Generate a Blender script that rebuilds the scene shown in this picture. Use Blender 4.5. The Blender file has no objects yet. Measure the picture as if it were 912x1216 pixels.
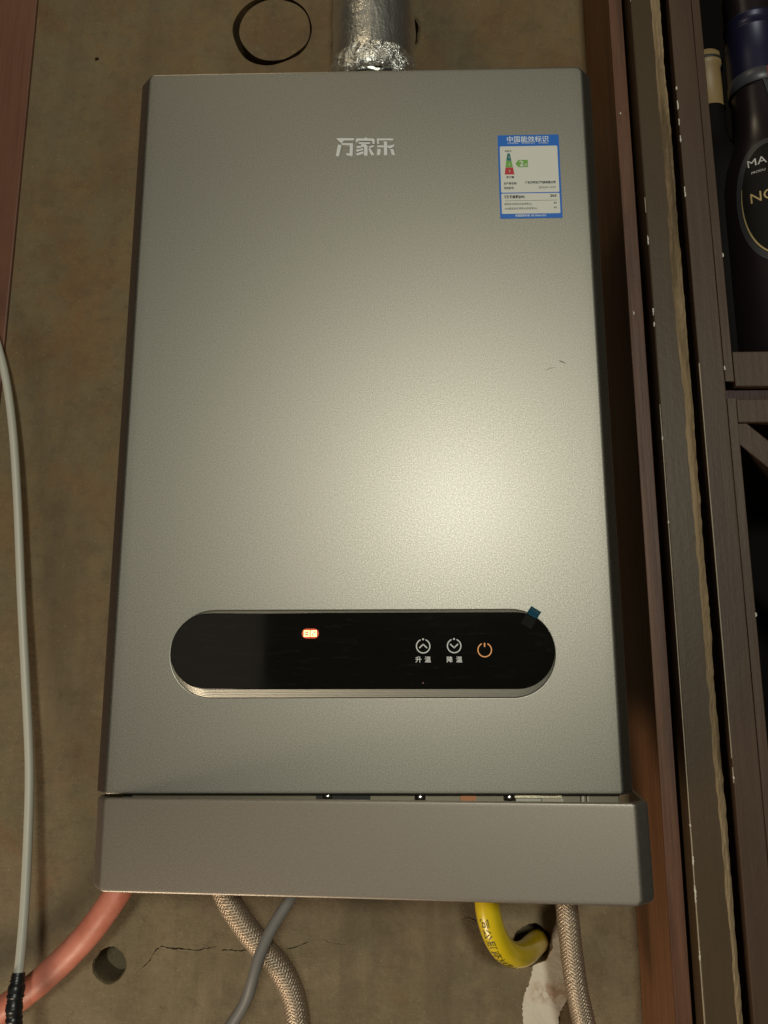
import bpy, bmesh, math, random
from mathutils import Vector, Matrix, noise
random.seed(7)
sc = bpy.context.scene
COL = sc.collection

# ------------------------------------------------------------------ camera
FPX, IW, IH = 945.0, 912.0, 1216.0            # focal length in photo pixels
CAM = Vector((0.0265, -0.6822, 0.0792))
PITCH, YAW, ROLL = 0.19434, -0.02278, -0.002245
FW = Vector((math.sin(YAW)*math.cos(PITCH), math.cos(YAW)*math.cos(PITCH), math.sin(PITCH)))
R0 = Vector((math.cos(YAW), -math.sin(YAW), 0)); U0 = R0.cross(FW)
RR = R0*math.cos(ROLL)+U0*math.sin(ROLL); UU = U0*math.cos(ROLL)-R0*math.sin(ROLL)
cam = bpy.data.cameras.new('camera'); cam_o = bpy.data.objects.new('camera', cam); COL.objects.link(cam_o)
m = Matrix((RR, UU, -FW)).transposed().to_4x4(); m.translation = CAM
cam_o.matrix_world = m
cam.sensor_fit = 'VERTICAL'; cam.sensor_height = 36.0; cam.lens = FPX/IH*36.0
cam.clip_start = 0.01; cam.clip_end = 50
sc.camera = cam_o

# ------------------------------------------------------------------ light
w = bpy.data.worlds.new('World'); sc.world = w; w.use_nodes = True
bg = w.node_tree.nodes['Background']
bg.inputs[0].default_value = (1.0, 0.84, 0.58, 1); bg.inputs[1].default_value = 0.012

def area(name, loc, target, size, power, color):
    l = bpy.data.lights.new(name, 'AREA'); l.shape = 'DISK'; l.size = size
    l.energy = power; l.color = color
    o = bpy.data.objects.new(name, l); COL.objects.link(o); o.location = loc
    o.rotation_euler = (Vector(target)-Vector(loc)).to_track_quat('-Z', 'Y').to_euler()
    return o
area('ceiling_lamp', (0.275, -3.15, 0.80), (0.05, 0, 0.2), 0.34, 39.0, (0.985, 0.995, 0.86))
area('room_lamp', (-0.40, -0.60, 1.9), (-0.05, 0, 0.0), 0.25, 3.0, (1.0, 0.84, 0.58))
area('counter_bounce_fill', (-0.45, -0.45, -0.75), (0.1, -0.05, 0.0), 0.35, 5.0, (1.0, 0.82, 0.60))  # added light standing in for bounce off an unseen surface below

dg = area('glass_reflection_fill', (-0.72, -2.15, 0.13), (-0.09, -0.15, 0.09), 0.62, 0.45, (1.0, 0.86, 0.66))  # unseen panel light added for a pale reflection in the display glass
dg.data.shape = 'RECTANGLE'; dg.data.size = 0.62; dg.data.size_y = 0.9; dg.rotation_euler = (math.radians(90), 0, 0)
sc.view_settings.view_transform = 'Standard'; sc.view_settings.look = 'None'
sc.view_settings.exposure = 0.0; sc.view_settings.gamma = 1.0
sc.view_settings.use_curve_mapping = False

# ------------------------------------------------------------------ helpers
def at(px, py, Y):
    """world point seen at photo pixel (px, py) on the plane y = Y"""
    d = FW + RR*((px-IW/2)/FPX) - UU*((py-IH/2)/FPX)
    return CAM + d*((Y-CAM.y)/d.y)

def tag(o, label=None, cat=None, group=None, kind=None):
    if label: o['label'] = label
    if cat: o['category'] = cat
    if group: o['group'] = group
    if kind: o['kind'] = kind
    return o

def link(name, me, mats=(), parent=None):
    o = bpy.data.objects.new(name, me); COL.objects.link(o)
    for mm in (mats if isinstance(mats, (list, tuple)) else [mats]): me.materials.append(mm)
    if parent is not None: o.parent = parent
    return o

def empty(name, loc=(0, 0, 0)):
    o = bpy.data.objects.new(name, None); COL.objects.link(o); o.location = loc
    o.empty_display_size = 0.02
    return o

class MB:
    def __init__(s): s.v = []; s.f = []; s.sm = []; s.mi = []
    def add(s, verts, faces, smooth=False, mi=0):
        b = len(s.v); s.v += [tuple(p) for p in verts]
        for f in faces:
            s.f.append([b+i for i in f]); s.sm.append(smooth); s.mi.append(mi)
        return s
    def grid(s, rows, closed_u=False, closed_v=False, smooth=True, mi=0, flip=False):
        n = len(rows[0]); mrows = len(rows); fs = []
        for j in range(mrows if closed_v else mrows-1):
            for i in range(n if closed_u else n-1):
                a = j*n+i; b = j*n+(i+1) % n; c = ((j+1) % mrows)*n+(i+1) % n; d = ((j+1) % mrows)*n+i
                fs.append((d, c, b, a) if flip else (a, b, c, d))
        return s.add([p for r in rows for p in r], fs, smooth, mi)
    def box(s, x0, x1, y0, y1, z0, z1, mi=0):
        v = [(x, y, z) for x in (x0, x1) for y in (y0, y1) for z in (z0, z1)]
        f = [(0, 1, 3, 2), (4, 6, 7, 5), (0, 4, 5, 1), (2, 3, 7, 6), (0, 2, 6, 4), (1, 5, 7, 3)]
        return s.add(v, f, False, mi)
    def prism(s, pts, y0, y1, mi=0):
        """pts: (x,z) outline counter-clockwise seen from -y; y0 = front (smaller y)"""
        n = len(pts)
        v = [(x, y0, z) for x, z in pts]+[(x, y1, z) for x, z in pts]
        f = [tuple(range(n)), tuple(reversed(range(n, 2*n)))]
        f += [(i, i+n, (i+1) % n+n, (i+1) % n) for i in range(n)]
        return s.add(v, f, False, mi)
    def mesh(s, name):
        me = bpy.data.meshes.new(name); me.from_pydata(s.v, [], s.f)
        me.polygons.foreach_set('use_smooth', s.sm); me.polygons.foreach_set('material_index', s.mi)
        bm = bmesh.new(); bm.from_mesh(me); bmesh.ops.recalc_face_normals(bm, faces=bm.faces[:]); bm.to_mesh(me); bm.free()
        me.update(); return me
    def build(s, name, mats, parent=None): return link(name, s.mesh(name), mats, parent)

def bevel_obj(o, w=0.001, seg=2):
    bv = o.modifiers.new('bevel', 'BEVEL'); bv.width = w; bv.segments = seg; bv.limit_method = 'ANGLE'
    return o

def spline(pts, n=12):
    """Catmull-Rom through 3-D points"""
    P = [Vector(p) for p in pts]; P = [P[0]*2-P[1]]+P+[P[-1]*2-P[-2]]
    out = []
    for i in range(1, len(P)-2):
        for k in range(n):
            t = k/n; a, b, c, d = P[i-1], P[i], P[i+1], P[i+2]
            out.append(0.5*((2*b)+(c-a)*t+(2*a-5*b+4*c-d)*t*t+(3*b-a-3*c+d)*t**3))
    out.append(P[-2]); return out

def resample(path, step):
    L = [0]
    for a, b in zip(path, path[1:]): L.append(L[-1]+(b-a).length)
    n = max(2, int(L[-1]/step)+1); out = []; j = 0
    for k in range(n):
        s = L[-1]*k/(n-1)
        while j < len(L)-2 and L[j+1] < s: j += 1
        t = (s-L[j])/max(1e-9, L[j+1]-L[j]); out.append(path[j].lerp(path[j+1], t))
    return out, L[-1]

def frames(path):
    T = [(path[min(i+1, len(path)-1)]-path[max(i-1, 0)]).normalized() for i in range(len(path))]
    N = [None]*len(path); ref = Vector((0, -1, 0)); N[0] = (ref-T[0]*ref.dot(T[0])).normalized()
    for i in range(1, len(path)):
        v = N[i-1]-T[i]*N[i-1].dot(T[i]); N[i] = v.normalized()
    return T, N, [t.cross(n) for t, n in zip(T, N)]

def tube_rows(path, rad, n=20):
    T, N, B = frames(path); rows = []
    for i, p in enumerate(path):
        r = rad(i/(len(path)-1), i) if callable(rad) else rad
        rows.append([p+(N[i]*math.cos(a)+B[i]*math.sin(a))*r for a in [2*math.pi*k/n for k in range(n)]])
    return rows

def tube(mb, path, rad, n=20, mi=0):
    rows = tube_rows(path, rad, n); mb.grid(rows, closed_u=True, mi=mi)
    mb.add(rows[0], [tuple(range(n))], mi=mi); mb.add(rows[-1], [tuple(reversed(range(n)))], mi=mi)
    return mb

def lathe(mb, prof, n=40, mi=0):
    rows = [[(r*math.cos(2*math.pi*k/n), r*math.sin(2*math.pi*k/n), z) for k in range(n)] for r, z in prof]
    return mb.grid(rows, closed_u=True, mi=mi)

def stadium(hw, hh, cx=0, cz=0, n=28):
    """outline points of a stadium in xz, counter-clockwise seen from -y"""
    pts = []; c = hw-hh
    for k in range(n+1):
        a = -math.pi/2+math.pi*k/n; pts.append((cx+c+hh*math.cos(a), cz+hh*math.sin(a)))
    for k in range(n+1):
        a = math.pi/2+math.pi*k/n; pts.append((cx-c+hh*math.cos(a), cz+hh*math.sin(a)))
    return pts

def fill_with_holes(outer, holes, y):
    """flat face in the plane y with holes; returns bmesh-made (verts, tris)"""
    bm = bmesh.new(); es = []
    for loop in [outer]+holes:
        vs = [bm.verts.new((x, y, z)) for x, z in loop]
        for i in range(len(vs)): es.append(bm.edges.new((vs[i], vs[(i+1) % len(vs)])))
    bmesh.ops.triangle_fill(bm, use_beauty=True, use_dissolve=False, edges=es)
    bm.verts.index_update()
    out = ([tuple(v.co) for v in bm.verts], [tuple(v.index for v in f.verts) for f in bm.faces])
    bm.free(); return out

def text_mesh(body, size, align='CENTER', bold=0.0, width=None):
    """flat lettering as (x,z) verts and faces, built-in font; width squeezes the line to that length"""
    c = bpy.data.curves.new('t', 'FONT'); c.body = body; c.size = 1.0; c.align_x = align; c.offset = bold
    c.resolution_u = 3; c.fill_mode = 'FRONT'
    o = bpy.data.objects.new('t', c); COL.objects.link(o); bpy.context.view_layer.update()
    me = o.evaluated_get(bpy.context.evaluated_depsgraph_get()).to_mesh()
    V = [(v.co.x*size, v.co.y*size) for v in me.vertices]; F = [tuple(p.vertices) for p in me.polygons]
    o.to_mesh_clear(); bpy.data.objects.remove(o); bpy.data.curves.remove(c)
    if width and V:
        x0 = min(v[0] for v in V); x1 = max(v[0] for v in V); k = width/max(1e-6, x1-x0)
        V = [(x*k, z) for x, z in V]
    return V, F

def text_obj(name, body, size, x, z, y, mat, parent, align='CENTER', bold=0.0, width=None):
    V, F = text_mesh(body, size, align, bold, width)
    mb = MB(); mb.add([(x+a, y, z+b) for a, b in V], F)
    me = bpy.data.meshes.new(name); me.from_pydata(mb.v, [], mb.f); me.update()
    return link(name, me, mat, parent)

# ------------------------------------------------------------------ materials
def mat(name, color=(.5, .5, .5), rough=.5, metal=0.0, spec=.5, coat=0.0, coat_r=.1, emis=None, es=0.0):
    mm = bpy.data.materials.new(name); mm.use_nodes = True
    p = mm.node_tree.nodes['Principled BSDF']
    p.inputs['Base Color'].default_value = (*color, 1); p.inputs['Roughness'].default_value = rough
    p.inputs['Metallic'].default_value = metal; p.inputs['Specular IOR Level'].default_value = spec
    p.inputs['Coat Weight'].default_value = coat; p.inputs['Coat Roughness'].default_value = coat_r
    if emis: p.inputs['Emission Color'].default_value = (*emis, 1); p.inputs['Emission Strength'].default_value = es
    return mm

class NT:
    def __init__(s, mm): s.t = mm.node_tree; s.p = s.t.nodes['Principled BSDF']; s.tc = None
    def n(s, kind, **kw):
        nd = s.t.nodes.new(kind)
        for k, v in kw.items():
            if k.startswith('i_'):
                key = k[2:].replace('_', ' '); key = int(key) if key.isdigit() else key
                nd.inputs[key].default_value = v
            else: setattr(nd, k, v)
        return nd
    def l(s, a, b): s.t.links.new(a, b)
    def coord(s, scale=(1, 1, 1), loc=(0, 0, 0), rot=(0, 0, 0)):
        if s.tc is None: s.tc = s.n('ShaderNodeTexCoord')
        mp = s.n('ShaderNodeMapping'); mp.inputs['Scale'].default_value = scale
        mp.inputs['Location'].default_value = loc; mp.inputs['Rotation'].default_value = rot
        s.l(s.tc.outputs['Object'], mp.inputs['Vector']); return mp.outputs[0]
    def noise(s, scale, detail=4, rough=.55, sc=(1, 1, 1), loc=(0, 0, 0), dist=0.0):
        nd = s.n('ShaderNodeTexNoise'); nd.inputs['Scale'].default_value = scale
        nd.inputs['Detail'].default_value = detail; nd.inputs['Roughness'].default_value = rough
        nd.inputs['Distortion'].default_value = dist
        s.l(s.coord(sc, loc), nd.inputs['Vector']); return nd.outputs['Fac']
    def ramp(s, fac, stops, interp='LINEAR'):
        r = s.n('ShaderNodeValToRGB'); r.color_ramp.interpolation = interp
        e = r.color_ramp.elements
        while len(e) < len(stops): e.new(.5)
        for el, (p, c) in zip(e, stops):
            el.position = p; el.color = (*c, 1) if isinstance(c, tuple) else (c, c, c, 1)
        s.l(fac, r.inputs[0]); return r.outputs[0]
    def mix(s, fac, a, b, mode='MIX'):
        x = s.n('ShaderNodeMix', data_type='RGBA', blend_type=mode)
        for src, key in ((fac, 0), (a, 6), (b, 7)):
            if hasattr(src, 'links') or hasattr(src, 'is_output'): s.l(src, x.inputs[key])
            elif isinstance(src, tuple): x.inputs[key].default_value = (*src, 1)
            else: x.inputs[key].default_value = src
        return x.outputs[2]
    def bump(s, h, strength=.3, dist=.001, prev=None):
        b = s.n('ShaderNodeBump'); b.inputs['Strength'].default_value = strength; b.inputs['Distance'].default_value = dist
        s.l(h, b.inputs['Height'])
        if prev is not None: s.l(prev, b.inputs['Normal'])
        s.l(b.outputs[0], s.p.inputs['Normal']); return b.outputs[0]
    def color(s, c): s.l(c, s.p.inputs['Base Color'])
    def rough(s, c): s.l(c, s.p.inputs['Roughness'])

M = {}
# old stained cement render
mm = M['wall'] = mat('stained_cement', rough=.75, spec=.3); t = NT(mm)
big = t.noise(5.5, 5, .6, loc=(3.1, 0, 1.7), dist=.6)
c = t.ramp(big, [(.30, (.130, .074, .032)), (.46, (.180, .112, .051)), (.58, (.185, .128, .064)), (.72, (.215, .125, .048))])
sep = t.n('ShaderNodeSeparateXYZ'); t.l(t.coord(), sep.inputs[0])
mr = t.n('ShaderNodeMapRange'); mr.inputs['From Min'].default_value = .30; mr.inputs['From Max'].default_value = -.15
t.l(sep.outputs[2], mr.inputs[0])
add = t.n('ShaderNodeMath', operation='ADD'); t.l(mr.outputs[0], add.inputs[0])
nz = t.noise(7, 4); sub = t.n('ShaderNodeMath', operation='SUBTRACT'); sub.inputs[1].default_value = .5; t.l(nz, sub.inputs[0]); t.l(sub.outputs[0], add.inputs[1])
grey = t.ramp(t.noise(14, 6, .65, loc=(9, 2, 4)), [(.3, (.14, .10, .06)), (.5, (.20, .155, .095)), (.75, (.25, .20, .125))])
cl = t.n('ShaderNodeClamp'); t.l(add.outputs[0], cl.inputs[0])
c = t.mix(cl.outputs[0], c, grey)
rust = t.ramp(t.noise(9, 5, .6, loc=(1, 5, 7.3), dist=.8), [(.56, 0.0), (.70, .6)])
c = t.mix(rust, c, (.20, .085, .03))
olive = t.ramp(t.noise(8, 8, .72, loc=(11, 3, 2), dist=.5), [(.46, 0.0), (.60, .75)])
c = t.mix(olive, c, (.155, .128, .072))
grit = t.ramp(t.noise(75, 10, .85, loc=(2, 8, 5)), [(.36, .45), (.50, 0.0)])
c = t.mix(grit, c, (.075, .054, .030))
pale = t.ramp(t.noise(95, 9, .82, loc=(5, 2, 9)), [(.58, 0.0), (.70, .35)])
c = t.mix(pale, c, (.30, .235, .14))
dark = t.ramp(t.noise(24, 7, .7, loc=(4, 4, 4)), [(.50, 0.0), (.70, .5)])
c = t.mix(dark, c, (.085, .062, .038))
streak = t.ramp(t.noise(16, 4, .6, sc=(2.2, 1, .25), loc=(2, 0, 9)), [(.50, 0.0), (.68, .5)])
c = t.mix(streak, c, (.12, .085, .05))
spk = t.ramp(t.noise(420, 3, .6), [(.61, 0.0), (.72, .45)])
c = t.mix(spk, c, (.36, .29, .18))
pit = t.ramp(t.noise(190, 5, .75, loc=(8, 1, 3)), [(.30, .7), (.38, 0.0)])
c = t.mix(pit, c, (.05, .037, .022))
t.color(c)
b0 = t.bump(t.noise(30, 6, .7, sc=(.35, 1, 2.2), loc=(6, 6, 1), dist=.6), .35, .002); b1 = t.bump(t.noise(380, 6, .75), .6, .0012, b0); b2 = t.bump(t.noise(45, 6, .65, loc=(5, 5, 5)), .35, .003, b1)
t.bump(t.noise(9, 3, .5), .4, .012, b2)

# champagne-grey metal flake paint of the heater
def flake(name, base, metal=1.0, rough=.48, amp=1.0):
    mm = mat(name, base, rough, metal, coat=.30, coat_r=.27); t = NT(mm)
    n1 = t.noise(1300, 2, .6)
    n2 = t.noise(420, 3, .6, loc=(3, 3, 3))
    d = tuple(x*(1-.33*amp) for x in base); u = tuple(min(1, x*(1+.36*amp)) for x in base)
    c = t.ramp(n1, [(.32, d), (.5, base), (.68, u)])
    c = t.mix(t.ramp(n2, [(.35, 0.0), (.7, .25)]), c, tuple(x*.84 for x in base))
    t.color(c)
    rr_ = t.ramp(t.noise(1100, 2, .5, loc=(7, 7, 7)), [(.3, rough-.05), (.7, rough+.05)])
    t.rough(rr_)
    t.bump(t.noise(1400, 2, .6, loc=(1, 9, 2)), .10, .0004)
    return mm
M['paint'] = flake('champagne_grey_flake_paint', (.296, .277, .236), amp=.8)
M['paint_cover'] = flake('champagne_grey_flake_paint_cover', (.342, .305, .262), .88, .50, .4)
M['dark_metal'] = mat('dark_chassis_metal', (.10, .09, .07), .5, .6)
M['zinc'] = mat('zinc_plated_steel', (.55, .52, .45), .35, 1.0)
M['dull_zinc'] = mat('dull_zinc_flange', (.30, .27, .20), .35, .9)
M['chrome'] = mat('bright_screw_steel', (.8, .8, .78), .18, 1.0)
M['copper'] = mat('copper_bracket', (.45, .2, .1), .4, .8)
M['cream'] = mat('cream_plastic', (.5, .45, .33), .5)
M['trim'] = mat('brushed_silver_trim', (.62, .60, .53), .42, .55)
M['groove'] = mat('dark_recess', (.02, .018, .014), .6)
mm = M['glass'] = mat('black_display_glass', (.008, .008, .007), .10, spec=.5); t = NT(mm)
t.rough(t.ramp(t.noise(22, 6, .7, sc=(1, 1, 2.2)), [(.35, .05), (.62, .075), (.8, .11)]))
t.color(t.ramp(t.noise(150, 7, .8, sc=(.25, 1, 1.6), loc=(3, 0, 1)), [(.55, (.006, .006, .005)), (.78, (.022, .023, .021))]))
M['icon'] = mat('white_print', (.55, .55, .51), .5, emis=(1, 1, .95), es=.09)
M['icon_orange'] = mat('orange_print', (.65, .28, .08), .5, emis=(1, .42, .12), es=.25)
M['led'] = mat('red_led', (1, .3, .1), .4, emis=(1, .30, .11), es=6.0)
M['led_halo'] = mat('red_led_halo', (.2, .02, .01), .5, emis=(1, .10, .02), es=.35)  # red halo of the digits, put in as a weak emission
M['logo'] = mat('silver_logo', (.80, .81, .80), .35, .15)
M['blue'] = mat('label_blue', (.012, .15, .60), .4)
M['lwhite'] = mat('label_white', (.72, .71, .65), .45)
M['ltitle'] = mat('label_title_white', (.72, .80, .88), .45)
M['lblack'] = mat('label_black', (.03, .03, .03), .5)
M['lteal'] = mat('label_teal', (.015, .16, .15), .45)
M['lgreen'] = mat('label_green', (.16, .40, .06), .45)
M['lred'] = mat('label_red', (.50, .03, .03), .45)
M['tab'] = mat('teal_film_tab', (.006, .055, .095), .5, spec=.1)
M['film'] = mat('film_tail', (.012, .012, .011), .6, spec=.05)
M['scuff'] = mat('dark_scuff', (.10, .095, .08), .5, .3)
# foil
mm = M['foil'] = mat('aluminium_foil', (.72, .70, .64), .34, .95); t = NT(mm)
b1 = t.bump(t.noise(70, 5, .6, sc=(1.6, 1.6, .5)), .35, .004); t.bump(t.noise(260, 4, .6), .3, .0015, b1)
mm = M['foil_tape'] = mat('crumpled_foil_tape', (.8, .78, .72), .30, .9); t = NT(mm)
b1 = t.bump(t.noise(110, 4, .65, dist=1.0), .75, .006); t.bump(t.noise(420, 4, .6), .35, .0015, b1)

def wood(name, cols, rough=.5, sc=(34, 34, 1.6), bump=.25, wear=None, spec=.4, streak=.5):
    mm = mat(name, rough=rough, spec=spec); t = NT(mm)
    c = t.ramp(t.noise(1.6, 7, .68, sc=sc, dist=.4), [(.28, cols[0]), (.5, cols[1]), (.74, cols[2])])
    c = t.mix(t.ramp(t.noise(5, 7, .75, sc=(60, 60, 1.4), loc=(2, 1, 3)), [(.45, 0.0), (.7, streak)]), c, tuple(x*.55 for x in cols[0]))
    if wear:
        c = t.mix(t.ramp(t.noise(3.0, 7, .7, sc=(12, 12, 1.5), loc=(7, 3, 1)), [(.52, 0.0), (.64, .75)]), c, wear)
    c = t.mix(t.ramp(t.noise(300, 3, .6, loc=(1, 2, 8)), [(.70, 0.0), (.78, .25)]), c, tuple(min(1, x*1.9+.01) for x in cols[2]))
    t.color(c)
    b = t.bump(t.noise(4, 7, .7, sc=(50, 50, 1.8)), bump, .0015); t.bump(t.noise(220, 3, .6), .15, .0008, b)
    return mm
M['side_wood'] = wood('orange_brown_stained_board', [(.13, .050, .022), (.20, .086, .038), (.26, .122, .056)], .5)
M['worn_wood'] = wood('dark_worn_red_brown_paint', [(.036, .016, .010), (.10, .043, .025), (.20, .092, .050)], .5, wear=(.17, .07, .036))
M['olive_paint'] = wood('olive_brown_paint', [(.064, .040, .020), (.080, .052, .027), (.094, .063, .034)], .42, sc=(3, 3, .9), bump=.08, streak=.15)
M['raw_wood'] = wood('raw_splintered_plywood', [(.20, .135, .075), (.33, .23, .13), (.48, .355, .22)], .85, sc=(90, 90, 3.5), bump=.9, spec=.2, wear=(.09, .06, .034))
M['rack_wood'] = wood('dark_brown_rack_paint', [(.066, .038, .024), (.083, .049, .031), (.100, .061, .039)], .45, sc=(20, 20, 1.8), bump=.15, streak=.25)
M['rack_red'] = wood('dark_red_gap_wood', [(.04, .015, .012), (.055, .02, .017), (.07, .03, .022)], .5)
M['rack_dark'] = mat('unlit_rack_interior', (.006, .005, .004), .9, spec=.1)  # darkness inside the bays is put into this near-black colour
M['red_board'] = wood('reddish_brown_painted_board', [(.115, .046, .026), (.15, .062, .035), (.175, .082, .045)], .5, sc=(8, 8, 2), bump=.15)
M['rub'] = mat('rubbed_paint', (.42, .35, .25), .6)
M['chip'] = mat('bare_white_chip', (.72, .68, .58), .6)
# hoses
mm = M['pink'] = mat('salmon_plastic_pipe', (.52, .16, .10), .42); t = NT(mm)
t.color(t.ramp(t.noise(40, 5, .6), [(.28, (.42, .13, .085)), (.45, (.52, .175, .12)), (.7, (.60, .225, .165))])); t.bump(t.noise(300, 4), .1, .0008); t.rough(t.ramp(t.noise(60, 6, .7, loc=(3, 3, 3)), [(.3, .38), (.7, .62)]))
mm = M['yellow'] = mat('yellow_gas_hose', (.60, .42, .012), .28, coat=.3); t = NT(mm)
t.color(t.ramp(t.noise(30, 5, .6), [(.3, (.66, .47, .010)), (.7, (.74, .55, .016))])); t.bump(t.noise(120, 4), .08, .001)
M['hose_print'] = mat('black_hose_print', (.10, .085, .01), .5)
M['braid'] = mat('warm_stainless_braid', (.46, .37, .28), .48, .8)
M['braid_core'] = mat('hose_core', (.10, .065, .04), .6)
M['white_cable'] = mat('off_white_cable', (.52, .51, .44), .45)
M['grey_cable'] = mat('grey_cable', (.16, .155, .15), .45)
M['tape'] = mat('black_tape', (.012, .012, .013), .35)
mm = M['plaster'] = mat('white_filler', (.62, .57, .48), .8); t = NT(mm)
g = t.n('ShaderNodeTexGradient', gradient_type='SPHERICAL')
pc = at(655, 1178, 0)
t.l(t.coord((38, 60, 90), (-38*pc.x, 0, -90*pc.z)), g.inputs[0])
mu = t.n('ShaderNodeMath', operation='MULTIPLY'); t.l(g.outputs['Fac'], mu.inputs[0]); t.l(t.ramp(t.noise(130, 6, .7), [(.38, 0.0), (.6, 1.0)]), mu.inputs[1])
c = t.mix(t.ramp(mu.outputs[0], [(.08, 0.0), (.5, .6)]), (.62, .57, .48), (.32, .15, .05))
c = t.mix(t.ramp(t.noise(60, 5), [(.5, 0.0), (.75, .35)]), c, (.42, .36, .27)); t.color(c)
t.bump(t.noise(180, 5, .6), .4, .002)
# bottle
M['bottle_glass'] = mat('near_black_bottle_glass', (.016, .010, .012), .34, spec=.45)
M['dull_glass'] = mat('dull_black_glass', (.006, .005, .005), .7, spec=.12)  # matt near-black, set so that no lamp highlight shows on it
M['purple_glass'] = mat('dark_purple_glass', (.035, .012, .016), .12, spec=.6)
M['capsule_blue'] = mat('dark_violet_capsule', (.018, .017, .048), .4, .3)
M['capsule_red'] = mat('red_capsule_band', (.42, .05, .035), .45)
M['capsule_grey'] = mat('dark_grey_capsule_band', (.06, .06, .07), .4)
M['capsule_tan'] = mat('tan_capsule', (.30, .20, .09), .5)
M['label_black'] = mat('black_bottle_label', (.010, .009, .008), .6, spec=.15)
M['label_rim'] = mat('charcoal_label_rim', (.042, .040, .044), .5)
M['gold'] = mat('gold_print', (.62, .47, .22), .4, .3)
M['silver_print'] = mat('silver_print', (.6, .58, .58), .4)

# ------------------------------------------------------------------ setting: the wall
def jag_circle(cx, cz, r, n, amp, seed):
    out = []
    for k in range(n):
        a = 2*math.pi*k/n
        rr = r*(1+amp*noise.noise(Vector((math.cos(a)*1.7+seed, math.sin(a)*1.7, seed*2.3))))
        out.append((cx+rr*math.cos(a), cz+rr*math.sin(a)))
    return out
def crack_loop(pix, wmax, seed):
    rnd = random.Random(seed); pts = []
    for (a, b), (c2, d) in zip(pix, pix[1:]):
        n = max(2, int(math.hypot(c2-a, d-b)/3.0))
        for k in range(n):
            t_ = k/n; pts.append((a+(c2-a)*t_+rnd.uniform(-.7, .7), b+(d-b)*t_+rnd.uniform(-.8, .8)))
    pts.append(pix[-1])
    P = [at(x, y, 0) for x, y in pts]; P = [(p.x, p.z) for p in P]
    up, lo = [], []
    for i, (x, z) in enumerate(P):
        t_ = i/(len(P)-1); ww = wmax*(.25+.75*rnd.random())*min(1, 6*t_+.1, 6*(1-t_)+.1)
        up.append((x, z+ww/2)); lo.append((x, z-ww/2))
    return lo+up[::-1]
ring = jag_circle(-.0995, .7035, .0398, 56, .05, 1.3)
holes = [(ring, .07), (jag_circle(.009, .698, .0395, 48, .05, 4.2), .05),
         (jag_circle(-.2072, -.1506, .0136, 64, .07, 2.2), .030), (jag_circle(.1275, -.1345, .0160, 36, .13, 6.1), .05),
         (crack_loop([(165, 1153), (176, 1143), (184, 1129), (192, 1124), (215, 1127), (232, 1128), (258, 1124)], .0015, 3), .006),
         (crack_loop([(259, 1127), (280, 1129), (303, 1128)], .0011, 5), .006),
         (crack_loop([(338, 1128), (352, 1124), (367, 1118)], .0011, 6), .006),
         (crack_loop([(381, 1115), (394, 1120), (412, 1122)], .0005, 7), .006),
         (crack_loop([(547, 1092), (556, 1090), (570, 1094)], .0009, 8), .006),
         (jag_circle(at(115, 70, 0).x, at(115, 70, 0).z, .0022, 12, .3, 3.3), .004)]
wmb = MB()
V, F = fill_with_holes([(-.9, -.6), (.212, -.6), (.212, 1.1), (-.9, 1.1)], [h for h, d in holes], 0.0)
wmb.add(V, F)
for h, d in holes:
    cx_ = sum(x for x, z in h)/len(h); cz_ = sum(z for x, z in h)/len(h); kk = .93 if d in (.030, .05) else 1.0
    h2 = [(cx_+(x-cx_)*(kk+(1-kk)*.35*random.uniform(-1, 1)), cz_+(z-cz_)*(kk+(1-kk)*.35*random.uniform(-1, 1))) for x, z in h]
    wmb.grid([[(x, 0, z) for x, z in h], [(x, min(.0025, d*.5)*random.uniform(.5, 1.3), z) for x, z in h2], [(x, d, z) for x, z in h2]], closed_u=True, smooth=False)
    wmb.add([(x, d, z) for x, z in h2], [tuple(range(len(h)))])
me = bpy.data.meshes.new('wall'); me.from_pydata(wmb.v, [], wmb.f); me.update()
bm = bmesh.new(); bm.from_mesh(me); bmesh.ops.remove_doubles(bm, verts=bm.verts[:], dist=1e-6)
for f in bm.faces:
    if abs(f.normal.y) > .9 and f.normal.y > 0: f.normal_flip()
bm.to_mesh(me); bm.free()
wall = link('wall', me, M['wall']); tag(wall, 'brown stained cement wall behind the water heater', kind='structure')
pl = MB(); pts = jag_circle(-.0972, .7052, .0352, 48, .04, 8.8)
pl.prism(pts, .0012, .069); o = pl.build('core_plug', M['wall'], wall)
o['label'] = 'round cement plug left inside the drilled ring'
# filler patch with torn edge
px = [(664, 1076), (660, 1094), (655, 1108), (656, 1124), (649, 1140), (633, 1146), (630, 1163), (623, 1178), (620, 1198), (622, 1216), (618, 1245), (650, 1250), (662, 1218), (664, 1203), (673, 1186), (677, 1160), (677, 1076)]
rnd = random.Random(4); P = []
for (a, b), (c2, d) in zip(px, px[1:]+px[:1]):
    n = max(1, int(math.hypot(c2-a, d-b)/2.5))
    for k in range(n):
        p = at(a+(c2-a)*k/n+rnd.uniform(-.9, .9), b+(d-b)*k/n+rnd.uniform(-.7, .7), 0); P.append((p.x, p.z))
pm = MB(); pm.prism(P[::-1] if sum((P[i][0]*P[(i+1) % len(P)][1]-P[(i+1) % len(P)][0]*P[i][1]) for i in range(len(P))) < 0 else P, -.0011, .0)
o = pm.build('filler_patch', M['plaster'], wall); o['label'] = 'ragged white filler patch with a rust stain'

# reddish board at the far left
mb = MB(); mb.box(-.9, -.3375, -.003, .002, -.6, 1.1)
o = bevel_obj(mb.build('painted_board', M['red_board']), .0015)
tag(o, 'reddish brown painted board along the left edge of the wall', 'board')

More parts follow.
